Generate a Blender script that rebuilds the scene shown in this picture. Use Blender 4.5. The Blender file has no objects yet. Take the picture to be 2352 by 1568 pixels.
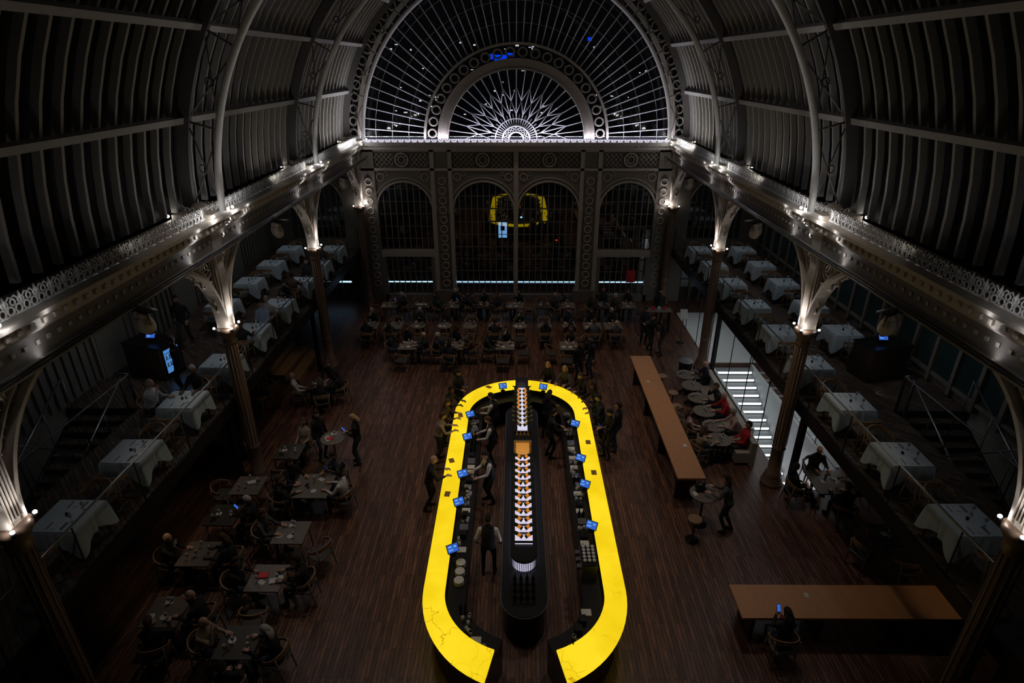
import bpy, math, random
from mathutils import Vector, Matrix
random.seed(7)
sc=bpy.context.scene
try:
    sc.view_settings.view_transform='Standard'
except Exception as e: print(e)
COL=sc.collection
pi=math.pi
V=Vector
# ---------------------------------------------------------------- materials
def mat(name,col,rough=.5,metal=0.,emit=None,es=0.,var=.15,scale=8.,bump=0.,ior=1.5,stretch=(1,1,1)):
    m=bpy.data.materials.new(name); m.use_nodes=True
    nt=m.node_tree; N=nt.nodes; L=nt.links
    b=N['Principled BSDF']
    b.inputs['Roughness'].default_value=rough; b.inputs['Metallic'].default_value=metal
    b.inputs['IOR'].default_value=ior
    tc=N.new('ShaderNodeTexCoord'); mp=N.new('ShaderNodeMapping'); mp.inputs['Scale'].default_value=stretch
    ns=N.new('ShaderNodeTexNoise'); ns.inputs['Scale'].default_value=scale; ns.inputs['Detail'].default_value=3
    L.new(tc.outputs['Object'],mp.inputs[0]); L.new(mp.outputs[0],ns.inputs['Vector'])
    mx=N.new('ShaderNodeMix'); mx.data_type='RGBA'
    mx.inputs[6].default_value=(*[c*(1-var) for c in col],1); mx.inputs[7].default_value=(*[min(1,c*(1+var)) for c in col],1)
    L.new(ns.outputs['Fac'],mx.inputs[0]); L.new(mx.outputs[2],b.inputs['Base Color'])
    if emit:
        b.inputs['Emission Color'].default_value=(*emit,1); b.inputs['Emission Strength'].default_value=es
    if bump>0:
        bp=N.new('ShaderNodeBump'); bp.inputs['Strength'].default_value=bump; bp.inputs['Distance'].default_value=.02
        L.new(ns.outputs['Fac'],bp.inputs['Height']); L.new(bp.outputs[0],b.inputs['Normal'])
    return m
def glassmat(name,fac,tint=(.9,.92,.92),gcol=(1,1,1),rough=.02):
    m=bpy.data.materials.new(name); m.use_nodes=True
    nt=m.node_tree; N=nt.nodes; L=nt.links
    for n in list(N):
        if n.type!='OUTPUT_MATERIAL': N.remove(n)
    out=[n for n in N if n.type=='OUTPUT_MATERIAL'][0]
    t=N.new('ShaderNodeBsdfTransparent'); t.inputs[0].default_value=(*tint,1)
    g=N.new('ShaderNodeBsdfGlossy'); g.inputs['Roughness'].default_value=rough; g.inputs['Color'].default_value=(*gcol,1)
    x=N.new('ShaderNodeMixShader'); x.inputs[0].default_value=fac
    L.new(t.outputs[0],x.inputs[1]); L.new(g.outputs[0],x.inputs[2]); L.new(x.outputs[0],out.inputs[0])
    return m
def plankmat(name,c1,c2,mortar,rotz,w,h,rough=.38):
    m=bpy.data.materials.new(name); m.use_nodes=True
    nt=m.node_tree; N=nt.nodes; L=nt.links; b=N['Principled BSDF']
    tc=N.new('ShaderNodeTexCoord'); mp=N.new('ShaderNodeMapping'); mp.inputs['Rotation'].default_value=(0,0,rotz)
    br=N.new('ShaderNodeTexBrick'); br.inputs['Scale'].default_value=1
    br.inputs['Brick Width'].default_value=w; br.inputs['Row Height'].default_value=h
    br.inputs['Mortar Size'].default_value=.006; br.inputs['Bias'].default_value=0.
    br.inputs['Color1'].default_value=(*c1,1); br.inputs['Color2'].default_value=(*c2,1); br.inputs['Mortar'].default_value=(*mortar,1)
    L.new(tc.outputs['Object'],mp.inputs[0]); L.new(mp.outputs[0],br.inputs['Vector'])
    mp2=N.new('ShaderNodeMapping'); mp2.inputs['Scale'].default_value=(1,14,1)
    L.new(mp.outputs[0],mp2.inputs[0])
    ns=N.new('ShaderNodeTexNoise'); ns.inputs['Scale'].default_value=2.2; ns.inputs['Detail'].default_value=4
    L.new(mp2.outputs[0],ns.inputs['Vector'])
    mr=N.new('ShaderNodeMapRange'); mr.inputs[1].default_value=.3; mr.inputs[2].default_value=.7; mr.inputs[3].default_value=.35; mr.inputs[4].default_value=1.6
    L.new(ns.outputs['Fac'],mr.inputs[0])
    mu=N.new('ShaderNodeMix'); mu.data_type='RGBA'; mu.blend_type='MULTIPLY'; mu.inputs[0].default_value=1
    L.new(br.outputs['Color'],mu.inputs[6]); L.new(mr.outputs[0],mu.inputs[7])
    L.new(mu.outputs[2],b.inputs['Base Color'])
    b.inputs['Roughness'].default_value=rough
    bp=N.new('ShaderNodeBump'); bp.inputs['Strength'].default_value=.25; bp.inputs['Distance'].default_value=.01
    L.new(br.outputs['Fac'],bp.inputs['Height']); bp.invert=True; L.new(bp.outputs[0],b.inputs['Normal'])
    return m
def onyxmat():
    m=bpy.data.materials.new('backlit_yellow_onyx'); m.use_nodes=True
    nt=m.node_tree; N=nt.nodes; L=nt.links; b=N['Principled BSDF']
    tc=N.new('ShaderNodeTexCoord'); ns=N.new('ShaderNodeTexNoise'); ns.inputs['Scale'].default_value=1.6; ns.inputs['Detail'].default_value=6
    L.new(tc.outputs['Object'],ns.inputs['Vector'])
    ad=N.new('ShaderNodeMix'); ad.data_type='RGBA'; ad.inputs[0].default_value=.5
    L.new(tc.outputs['Object'],ad.inputs[6]); L.new(ns.outputs['Color'],ad.inputs[7])
    vo=N.new('ShaderNodeTexVoronoi'); vo.feature='DISTANCE_TO_EDGE'; vo.inputs['Scale'].default_value=2.3
    L.new(ad.outputs[2],vo.inputs['Vector'])
    cr=N.new('ShaderNodeValToRGB'); cr.color_ramp.elements[0].position=0.; cr.color_ramp.elements[0].color=(.45,.30,.0,1)
    cr.color_ramp.elements[1].position=.010; cr.color_ramp.elements[1].color=(1,1,1,1)
    L.new(vo.outputs['Distance'],cr.inputs[0])
    n2=N.new('ShaderNodeTexNoise'); n2.inputs['Scale'].default_value=1.1; L.new(tc.outputs['Object'],n2.inputs['Vector'])
    c2=N.new('ShaderNodeValToRGB'); c2.color_ramp.elements[0].position=.35; c2.color_ramp.elements[0].color=(.88,.60,.004,1)
    c2.color_ramp.elements[1].position=.65; c2.color_ramp.elements[1].color=(1.,.73,.015,1)
    L.new(n2.outputs['Fac'],c2.inputs[0])
    sp=N.new('ShaderNodeSeparateXYZ'); L.new(tc.outputs['Object'],sp.inputs[0])
    r3=N.new('ShaderNodeMapRange'); r3.inputs[1].default_value=9.6; r3.inputs[2].default_value=8.2; L.new(sp.outputs[1],r3.inputs[0])
    n3=N.new('ShaderNodeTexNoise'); n3.inputs['Scale'].default_value=1.3; L.new(tc.outputs['Object'],n3.inputs['Vector'])
    r4=N.new('ShaderNodeMapRange'); r4.inputs[1].default_value=.44; r4.inputs[2].default_value=.58; L.new(n3.outputs['Fac'],r4.inputs[0])
    mm_=N.new('ShaderNodeMath'); mm_.operation='MULTIPLY'; L.new(r3.outputs[0],mm_.inputs[0]); L.new(r4.outputs[0],mm_.inputs[1])
    mu=N.new('ShaderNodeMix'); mu.data_type='RGBA'; mu.blend_type='MULTIPLY'
    L.new(mm_.outputs[0],mu.inputs[0]); L.new(c2.outputs[0],mu.inputs[6]); L.new(cr.outputs[0],mu.inputs[7])
    b.inputs['Base Color'].default_value=(.12,.09,.01,1); b.inputs['Roughness'].default_value=.25
    L.new(mu.outputs[2],b.inputs['Emission Color']); b.inputs['Emission Strength'].default_value=1.0
    return m
M={}
M['floor']=plankmat('dark_oak_planks',(.175,.084,.052),(.076,.035,.024),(.010,.006,.005),pi/2,1.3,.085)
M['floorb']=plankmat('herringbone_boards',(.15,.105,.08),(.08,.056,.044),(.01,.01,.01),pi/4,.5,.10)
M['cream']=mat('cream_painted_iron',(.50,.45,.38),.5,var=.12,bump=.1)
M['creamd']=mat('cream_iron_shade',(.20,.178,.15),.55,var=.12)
M['slat']=mat('roof_slat_paint',(.34,.32,.29),.7)
M['purlin']=mat('roof_purlin_paint',(.38,.36,.33),.6)
M['shell']=mat('night_roof_glass',(.004,.0045,.005),.6,ior=1.2)
M['rib']=mat('white_rib_paint',(.62,.60,.56),.4)
M['lace']=mat('silvered_cresting',(.74,.72,.68),.35,.25)
M['shaft']=mat('column_shaft_bronze',(.26,.18,.13),.42,.25)
M['dark']=mat('dark_metal',(.018,.018,.020),.35,.4)
M['truss']=mat('dark_truss_paint',(.12,.11,.10),.5)
M['darkwood']=mat('dark_wood',(.035,.022,.016),.4,stretch=(1,8,1))
M['steel']=mat('brushed_steel',(.35,.36,.38),.3,.9)
M['wood']=mat('oak_table_top',(.50,.235,.10),.42,var=.25,stretch=(14,1,1),scale=3)
M['wood2']=mat('oak_furniture',(.26,.16,.09),.45,var=.2)
M['wall']=mat('plaster_wall',(.15,.14,.125),.8)
M['white']=mat('white_plaster',(.60,.61,.62),.6,var=.04)
M['tread']=mat('pale_stone_tread',(.30,.31,.32),.5,var=.06)
M['cloth']=mat('white_linen',(.56,.63,.68),.85,var=.05,scale=3,bump=.15)
M['ttop']=mat('grey_brown_tabletop',(.17,.145,.12),.4)
M['ttopd']=mat('dark_tabletop',(.07,.06,.05),.35)
M['seat']=mat('seat_leather',(.05,.045,.04),.5)
M['cream_seat']=mat('cream_upholstery',(.42,.39,.35),.7)
M['bottle']=mat('green_glass_bottle',(.010,.040,.012),.1)
M['dbottle']=mat('black_glass_bottle',(.01,.01,.012),.08)
M['orange']=mat('glowing_orange_foil',(.85,.30,.02),.35,.2,emit=(1,.30,.02),es=.38)  # lit look put in as emission; the foil label is no lamp
M['gold']=mat('gold_foil',(.7,.42,.12),.3,.6)
M['amber']=mat('amber_lightbox',(.8,.4,.05),.4,emit=(1,.42,.06),es=.38)
M['onyx']=onyxmat()
M['lwhite']=mat('lit_white_acrylic',(.6,.6,.65),.4,emit=(.80,.76,1),es=.75)
M['lstair']=mat('led_stair_nosing',(.8,.8,.8),.4,emit=(.93,.96,1),es=1.6)
M['led']=mat('led_strip_cool',(.8,.8,.8),.4,emit=(.74,.70,1),es=2.2)
M['ledblue']=mat('led_strip_blue',(.6,.8,1),.4,emit=(.42,.70,1),es=1.8)
M['lamp']=mat('lamp_lens',(1,1,1),.3,emit=(1,.97,.95),es=18)
M['screen']=mat('lit_blue_screen',(.02,.05,.1),.2,emit=(.04,.15,.70),es=.75,var=.1)
M['screenw']=mat('lit_pale_screen',(.02,.05,.1),.2,emit=(.25,.55,1),es=.9)
M['blue']=mat('blue_sign_light',(.0,.0,.1),.2,emit=(.0,.05,.9),es=.8)
M['fridge']=mat('fridge_glow',(.05,.1,.15),.2,emit=(.10,.35,.9),es=.6)
M['citylight']=mat('distant_window_light',(1,1,1),.2,emit=(.9,.95,1),es=.7)
M['red']=mat('red_card',(.70,.03,.04),.5)
M['redlight']=mat('red_signal',(1,0,0),.5,emit=(1,.03,.02),es=.8)
M['paper']=mat('white_paper',(.62,.62,.60),.7)
M['clear']=mat('drinking_glass',(.35,.35,.35),.05,var=.05)
M['winglass']=glassmat('window_glass',.20,(.75,.78,.8))
M['lunglass']=glassmat('lunette_glass',.05,(.95,.95,.97))
M['railglass']=glassmat('balustrade_glass',.035,(.88,.92,.91))
M['eyew']=mat('eye_white',(.6,.6,.58),.3); M['pupil']=mat('eye_dark',(.02,.02,.02),.2); M['lips']=mat('lips',(.40,.15,.13),.5)
# ---------------------------------------------------------------- mesh builder
class MB:
    def __init__(s): s.v=[];s.f=[];s.m=[];s.s=[];s.mats=[]
    def mi(s,mt):
        if isinstance(mt,str): mt=M[mt]
        if mt not in s.mats: s.mats.append(mt)
        return s.mats.index(mt)
    def face(s,idx,mt,sm=False): s.f.append(tuple(idx)); s.m.append(mt); s.s.append(sm)
    def boxmm(s,x0,x1,y0,y1,z0,z1,mt):
        i=s.mi(mt);b=len(s.v)
        s.v+= [(x,y,z) for z in(z0,z1) for y in(y0,y1) for x in(x0,x1)]
        for q in((0,2,3,1),(4,5,7,6),(0,1,5,4),(2,6,7,3),(0,4,6,2),(1,3,7,5)): s.face([b+k for k in q],i)
    def box(s,c,sz,mt,R=None):
        i=s.mi(mt);b=len(s.v)
        for dz in(-.5,.5):
            for dy in(-.5,.5):
                for dx in(-.5,.5):
                    p=V((dx*sz[0],dy*sz[1],dz*sz[2]))
                    if R is not None: p=R@p
                    s.v.append(tuple(p+V(c)))
        for q in((0,2,3,1),(4,5,7,6),(0,1,5,4),(2,6,7,3),(0,4,6,2),(1,3,7,5)): s.face([b+k for k in q],i)
    def loft(s,rings,mt,cap=True,sm=True,closed=True):
        i=s.mi(mt);b=len(s.v);n=len(rings[0])
        for r in rings: s.v+=[tuple(p) for p in r]
        for a in range(len(rings)-1):
            for k in range(n if closed else n-1):
                k2=(k+1)%n
                s.face((b+a*n+k,b+a*n+k2,b+(a+1)*n+k2,b+(a+1)*n+k),i,sm)
        if cap:
            s.face([b+k for k in range(n)][::-1],i); e=b+(len(rings)-1)*n
            s.face([e+k for k in range(n)],i)
    def tube(s,pts,rad,mt,n=8,cap=True,closed=False,flat=None):
        pts=[V(p) for p in pts]
        if not hasattr(rad,'__len__'): rad=[rad]*len(pts)
        rings=[];u=None
        for k,p in enumerate(pts):
            if closed: t=pts[(k+1)%len(pts)]-pts[k-1]
            else: t=pts[min(k+1,len(pts)-1)]-pts[max(k-1,0)]
            if t.length<1e-9: t=V((0,0,1))
            t.normalize()
            if u is None:
                u=t.cross(V((0,0,1)))
                if u.length<.05: u=t.cross(V((0,1,0)))
                u.normalize()
            else:
                u=u-t*u.dot(t); 
                if u.length<1e-6: u=t.orthogonal()
                u.normalize()
            w=t.cross(u)
            rings.append([p+(u*math.cos(2*pi*j/n)+w*math.sin(2*pi*j/n))*rad[k] for j in range(n)])
        if closed: rings.append(rings[0]); cap=False
        s.loft(rings,mt,cap)
    def lathe(s,c,prof,mt,n=16,cap=True,sm=True):
        c=V(c); s.loft([[c+V((r*math.cos(2*pi*j/n),r*math.sin(2*pi*j/n),z)) for j in range(n)] for r,z in prof],mt,cap,sm)
    def ring(s,c,R,r,mt,axis='y',n=12,k=4):
        c=V(c);A={'y':(V((1,0,0)),V((0,0,1))),'x':(V((0,1,0)),V((0,0,1))),'z':(V((1,0,0)),V((0,1,0)))}[axis]
        s.tube([c+(A[0]*math.cos(2*pi*j/n)+A[1]*math.sin(2*pi*j/n))*R for j in range(n)],r,mt,n=k,closed=True)
    def ell(s,c,r,mt,n=10,m=7,R=None):
        rings=[]
        for a in range(1,m):
            th=pi*a/m
            row=[]
            for j in range(n):
                p=V((r[0]*math.sin(th)*math.cos(2*pi*j/n),r[1]*math.sin(th)*math.sin(2*pi*j/n),-r[2]*math.cos(th)))
                if R is not None: p=R@p
                row.append(p+V(c))
            rings.append(row)
        s.loft(rings,mt)
    def mesh(s,name):
        me=bpy.data.meshes.new(name); me.from_pydata(s.v,[],s.f)
        for mt in s.mats: me.materials.append(mt)
        me.polygons.foreach_set('material_index',s.m); me.polygons.foreach_set('use_smooth',s.s); me.update()
        return me
    def obj(s,name,loc=(0,0,0),rz=0):
        return put(s.mesh(name),name,loc,rz)
def put(me,name,loc=(0,0,0),rz=0,rx=0):
    o=bpy.data.objects.new(name,me); o.location=loc; o.rotation_euler=(rx,0,rz); COL.objects.link(o); return o
def light(name,kind,loc,energy,col=(1,1,1),size=.05,target=None,spot=60,blend=.6,sy=None):
    l=bpy.data.lights.new(name,kind); l.energy=energy; l.color=col
    if kind=='AREA':
        l.size=size
        if sy: l.shape='RECTANGLE'; l.size_y=sy
    else: l.shadow_soft_size=size
    if kind=='SPOT': l.spot_size=math.radians(spot); l.spot_blend=blend
    o=bpy.data.objects.new(name,l); o.location=loc; COL.objects.link(o)
    if target is not None: o.rotation_euler=(V(target)-V(loc)).to_track_quat('-Z','Y').to_euler()
    return o
# ---------------------------------------------------------------- camera
cam=bpy.data.cameras.new('camera'); cam.sensor_width=36; cam.lens=36*1365/2352; cam.clip_start=.05; cam.clip_end=300
co=bpy.data.objects.new('camera',cam); co.location=(0,0,11); co.rotation_euler=(math.radians(90-25.1),0,math.radians(.38)); COL.objects.link(co); sc.camera=co
w=bpy.data.worlds.new('night'); sc.world=w; w.use_nodes=True
w.node_tree.nodes['Background'].inputs[0].default_value=(.35,.45,.6,1); w.node_tree.nodes['Background'].inputs[1].default_value=.002
# ---------------------------------------------------------------- shell
YB=28.6; CZ=7.75; BZ=2.75; YN=-3
b=MB()
for x0,x1,y0,y1 in((-11.9,7.75,YN,YB+.4),(7.75,9.6,YN,13.6),(7.75,9.6,21.4,YB+.4),(9.6,11.9,YN,YB+.4)):
    b.boxmm(x0,x1,y0,y1,-.3,0,'floor')
b.obj('floor')
b=MB(); b.boxmm(-12.2,-11.9,YN,YB+.4,0,9,'wall')
for k in range(int((YB-YN)/.3)):
    b.boxmm(-11.9,-11.84,YN+.3*k,YN+.3*k+.12,BZ+.1,6.8,'wall')
for yy in (15,19.2,23.4): 
    b.boxmm(-11.9,-11.8,yy-.08,yy+1.3,BZ,5.0,'creamd'); b.boxmm(-11.82,-11.78,yy+.02,yy+1.2,BZ,4.9,'wall')
b.obj('wall_left')
b=MB(); b.boxmm(11.9,12.2,YN,YB+.4,0,9,'wall')
for k in range(int((YB-YN)/.9)):
    y=YN+.9*k; b.boxmm(11.75,11.9,y,y+.12,BZ+.05,6.8,'creamd')
for z in(3.0,4.6,6.6): b.boxmm(11.78,11.9,YN,YB,z,z+.1,'creamd')
b.obj('wall_right')
b=MB(); b.boxmm(11.84,11.86,YN,YB,BZ+.3,6.6,mat('teal_night_glass',(.025,.05,.052),.12)); b.obj('window_1')
b=MB()
for s in(-1,1): b.boxmm(min(s*7.6,s*12),max(s*7.6,s*12),YN,YB+.4,7.3,7.45,'dark')
n=32; rg=[]
for y in(YN,YB+.1): rg.append([V((8.08*math.cos(pi*j/n),y,CZ+8.08*math.sin(pi*j/n))) for j in range(n+1)])
b.loft(rg,'shell',cap=False,closed=False); b.obj('ceiling')
def P3(r,th,y,s=1): return V((s*r*math.cos(th),y,CZ+r*math.sin(th)))
b=MB(); y=YN+.25
while y<YB-.1:
    for s in(-1,1):
        rings=[]
        for j in range(19):
            th=math.radians(1+88*j/18)
            rings.append([P3(7.76,th,y-.035,s),P3(7.76,th,y+.035,s),P3(7.90,th,y+.035,s),P3(7.90,th,y-.035,s)])
        b.loft(rings,'slat',sm=False)
    y+=.48
b.obj('roof_slats')
b=MB()
for s in(-1,1):
    for deg in(15.5,30.5,46,62,78):
        th=math.radians(deg); t2=math.radians(deg+1.0)
        ring=lambda y:[P3(7.6,th,y,s),P3(7.6,t2,y,s),P3(7.75,t2,y,s),P3(7.75,th,y,s)]
        b.loft([ring(YN),ring(YB)],'purlin',sm=False)
b.obj('roof_purlins')
COLY=[-.5,6.7,13.9,21.1,28.1]
for y in COLY:
    b=MB()
    for s in(-1,1):
        rings=[]
        for j in range(37):
            th=math.radians(1+89*j/36)
            rings.append([P3(7.50,th,y-.06,s),P3(7.50,th,y+.06,s),P3(7.76,th,y+.06,s),P3(7.76,th,y-.06,s)])
        b.loft(rings,'truss',sm=False)
        b.tube([P3(6.88,math.radians(1+89*j/36),y,s) for j in range(37)],[.085]*37,'rib',n=8)
        for d0 in(2,17,32,48,64):
            d1=d0+13
            b.tube([P3(6.9,math.radians(d0),y,s),P3(7.5,math.radians(d1),y,s)],.016,'truss',n=5)
            b.tube([P3(7.5,math.radians(d0),y,s),P3(6.9,math.radians(d1),y,s)],.016,'truss',n=5)
            b.tube([P3(6.9,math.radians(d1+1),y,s),P3(7.5,math.radians(d1+1),y,s)],.025,'truss',n=5)
            b.ring(P3(7.2,math.radians((d0+d1)/2),y,s),.09,.022,'truss',n=10)
    b.obj('roof_arch_truss')
# ---------------------------------------------------------------- side girders / cornice / cresting
def cresting_unit(b,o,ax):
    up=V((0,0,1)); o=V(o)
    axis='x' if abs(ax[1])>.5 else 'y'
    a=V(ax); w_=.30
    b.ring(o+a*w_*.25+up*.08,.060,.019,'lace',axis,8,4)
    b.ring(o+a*w_*.75+up*.08,.060,.019,'lace',axis,8,4)
    b.ring(o+a*w_*.5+up*.19,.055,.018,'lace',axis,8,4)
    b.ring(o+up*.19,.045,.016,'lace',axis,8,4)
    b.tube([o+a*w_*.5+up*.10,o+a*w_*.5+up*.24,o+a*w_*.5+up*.31],[.02,.03,.008],'lace',n=4)
    b.tube([o+a*w_*.02+up*.25,o+a*w_*.18+up*.275,o+a*w_*.34+up*.22],[.014,.02,.012],'lace',n=4)
    b.tube([o+a*w_*.98+up*.25,o+a*w_*.82+up*.275,o+a*w_*.66+up*.22],[.014,.02,.012],'lace',n=4)
    b.tube([o+up*.01,o+a*w_+up*.01],.018,'lace',n=4)
for s,nm in((-1,'left'),(1,'right')):
    b=MB()
    X=lambda a,c:(min(s*a,s*c),max(s*a,s*c))
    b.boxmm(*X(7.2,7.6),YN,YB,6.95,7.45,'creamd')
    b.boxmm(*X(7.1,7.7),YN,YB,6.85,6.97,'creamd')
    b.boxmm(*X(7.05,7.8),YN,YB,7.42,7.48,'cream')
    b.boxmm(*X(6.86,7.9),YN,YB,7.68,7.75,'cream')
    b.boxmm(*X(6.98,7.8),YN,YB,7.48,7.68,'cream')
    yy=YN
    while yy<YB:
        b.box((s*7.19,yy,7.2),(.03,.07,.07),'cream'); b.box((s*6.96,yy,7.57),(.05,.08,.08),'cream'); yy+=.24
    for dx,zz in((-.22,6.98),(-.34,7.1)): b.tube([(s*(7.2+dx),YN,zz),(s*(7.2+dx),YB,zz)],.022,'dark',n=6)
    b.obj('trim_girder_'+nm)
    b=MB(); y=0.
    while y<YB-.4: cresting_unit(b,(s*7.12,y,7.75),(0,1,0)); y+=.30
    b.obj('trim_cresting_'+nm)
    light('cresting_wash','AREA',(s*6.80,14.3,7.77),20,(.92,.93,1),.03,target=(s*7.12,14.3,7.97),sy=28)
    for y in COLY[1:]:
        k=.6 if y<7 else 1
        for dy in(-1.3,1.3):
            if y+dy<27.5: light('cornice_wash','AREA',(s*6.79,y+dy,7.71),1.7*k,(.93,.93,1),.03,target=(s*7.1,y+dy,7.86),sy=1.7)
# ---------------------------------------------------------------- columns
def column_mesh(dirs,nm):
    b=MB()
    b.lathe((0,0,0),[(.30,0),(.30,.10),(.25,.14),(.27,.22),(.21,.30),(.23,.36),(.18,.42),(.17,1.2),(.19,1.24),(.17,1.28),(.155,4.45),(.19,4.5),(.16,4.55),(.17,4.62),(.27,4.78),(.28,4.86),(.2,4.9)],'shaft',n=16)
    for j in range(12):
        a=2*pi*j/12; b.tube([(.168*math.cos(a),.168*math.sin(a),1.35),(.153*math.cos(a),.153*math.sin(a),4.4)],.018,'shaft',n=4)
    b.loft([[V((sx*w1,sy*w1,z)) for sx,sy in((-1,-1),(1,-1),(1,1),(-1,1))] for w1,z in((.13,4.9),(.15,6.2),(.20,6.9),(.24,7.3),(.32,7.45),(.40,7.62),(.46,7.76),(.46,7.86),(.36,7.90))],'cream',sm=False)
    for q in range(-2,3):
        b.tube([(.14*q/2.6+.0,-.14,5.0),(.17*q/2.6,-.19,6.8)],.02,'cream',n=4)
        b.tube([(-.14,.14*q/2.6,5.0),(-.19,.17*q/2.6,6.8)],.02,'cream',n=4)
        b.tube([(.14,.14*q/2.6,5.0),(.19,.17*q/2.6,6.8)],.02,'cream',n=4)
    for j in range(16):
        a=2*pi*j/16; b.ring((.36*math.cos(a),.36*math.sin(a),7.95),.05,.016,'lace','y' if abs(math.sin(a))>.7 else 'x',8,4)
    b.lathe((0,0,7.88),[(.2,0),(.2,.1),(.12,.16)],'cream',n=10)
    for sx in(-1,1):
        for sy in(-1,1):
            b.lathe((sx*.22,sy*.22,4.84),[(.035,0),(.035,.07)],'dark',n=8); b.ell((sx*.22,sy*.22,4.93),(.032,.032,.025),'lamp',8,5)
        b.ell((sx*.52,sx*.5,7.84),(.034,.034,.034),'lamp',8,5); b.ell((sx*.52,-sx*.5,7.84),(.034,.034,.034),'lamp',8,5)
    for d in dirs:
        arc=[V((0,d*(2.12-1.95*math.sin(a)),4.92+2.0*math.cos(a))) for a in [pi/2*k/16 for k in range(17)]]
        rings=[]
        for k,p in enumerate(arc):
            a=pi/2*k/16; nrm=V((0,-d*math.sin(a),math.cos(a)))
            rings.append([p+V((-.15,0,0)),p+V((.15,0,0)),p+V((.15,0,0))+nrm*.07,p+V((-.15,0,0))+nrm*.07])
        b.loft(rings,'cream',sm=False)
        rings=[]
        for k,p in enumerate(arc):
            a=pi/2*k/16; nrm=V((0,-d*math.sin(a),math.cos(a))); q=p+nrm*.17
            rings.append([q+V((-.06,0,0)),q+V((.06,0,0)),q+V((.06,0,0))+nrm*.03,q+V((-.06,0,0))+nrm*.03])
        b.loft([r for r in rings if r[0].z<6.85 and abs(r[0].y)>.1],'cream',sm=False)
        for (sy,z,R) in((.42,6.55,.24),(.86,6.66,.17),(1.2,6.74,.11),(1.5,6.79,.07),(.30,6.05,.15),(.24,5.7,.09),(.22,5.45,.06),(.62,6.25,.10),(.95,6.42,.06)):
            b.ring((0,d*sy,z),R,.028,'cream','x',14,5); b.ring((0,d*sy,z),R*.55,.02,'cream','x',10,4)
            for q in range(3): 
                a=2*pi*q/3+sy*9; b.tube([(0,d*sy,z),(0,d*sy+R*math.cos(a),z+R*math.sin(a))],.018,'cream',n=4)
    return b.mesh(nm)
cm=column_mesh((-1,1),'iron_column'); cme=column_mesh((-1,),'iron_column_end')
for y in COLY:
    for s in(-1,1): put(cme if y>28 else cm,'iron_column',(s*7.4,y,0))
# ---------------------------------------------------------------- balconies
def rail(b,p0,p1,h=1.05):
    p0=V(p0);p1=V(p1);L=(p1-p0).length;n=max(1,round(L/1.8));d=(p1-p0)/n
    for k in range(n):
        a=p0+d*(k+.01);c=p0+d*(k+.99)
        i=b.mi('railglass');q=len(b.v)
        b.v+=[tuple(a+V((0,0,.03))),tuple(c+V((0,0,.03))),tuple(c+V((0,0,h-.03))),tuple(a+V((0,0,h-.03)))]
        b.face((q,q+1,q+2,q+3),i)
    for k in range(n+1): b.tube([p0+d*k,p0+d*k+V((0,0,h))],.016,'dark',n=5)
    b.tube([p0+V((0,0,h)),p1+V((0,0,h))],.022,'steel',n=6)
for s,nm in((-1,'left'),(1,'right')):
    X=lambda a,c:(min(s*a,s*c),max(s*a,s*c))
    b=MB()
    b.boxmm(*X(7.65,9.95),YN,13.4,BZ-.08,BZ,'floorb'); b.boxmm(*X(7.65,11.9),13.4,YB,BZ-.08,BZ,'floorb')
    b.boxmm(*X(7.65,9.95),YN,13.4,BZ-.32,BZ-.08,'dark'); b.boxmm(*X(7.65,11.9),13.4,YB,BZ-.32,BZ-.08,'dark')
    for y in COLY[1:4]: b.boxmm(*X(7.62,7.74),y-.55,y-.35,0,BZ-.3,'dark')
    b.boxmm(*X(7.6,7.66),YN,YB,BZ-.3,BZ+.04,'dark')
    b.obj('balcony_floor')
    b=MB(); rail(b,(s*7.62,.5,BZ),(s*7.62,28,BZ)); b.obj('glass_balustrade')
    b=MB(); rail(b,(s*9.9,.5,BZ),(s*9.9,13.3,BZ)); rail(b,(s*9.9,13.35,BZ),(s*10.2,13.35,BZ)); 
    b.obj('glass_balustrade')
    b=MB(); n=16
    for k in range(n):
        z=BZ-(k+1)*BZ/(n+1); y=13.35-.3*(k+1)
        b.boxmm(*X(10.15,11.6),y,y+.32,z-.05,z,'floorb'); b.boxmm(*X(10.15,11.6),y+.29,y+.32,z,z+.12,'dark')
    for x in(10.12,11.63):
        b.tube([(s*x,13.3,BZ-.1),(s*x,13.3-.3*n,.05)],.07,'dark',n=4)
        b.tube([(s*x,13.3,BZ+.95),(s*x,13.3-.3*n,1.0)],.028,'steel',n=6)
        for k in range(0,n+1,3): 
            yy=13.3-.3*k; zz=BZ-.1-(BZ-.15)*k/n; b.tube([(s*x,yy,zz),(s*x,yy,zz+1.02)],.015,'steel',n=4)
    b.obj('side_staircase')
    b=MB()
    for y in(5.,9.):
        b.tube([(s*9.98,y,BZ+1.0),(s*11.7,y+2.4,BZ+2.6)],.018,'steel',n=5); b.tube([(s*9.98,y+2.4,BZ),(s*11.7,y,BZ+2.2)],.018,'steel',n=5)
    b.obj('tie_rods')
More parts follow.
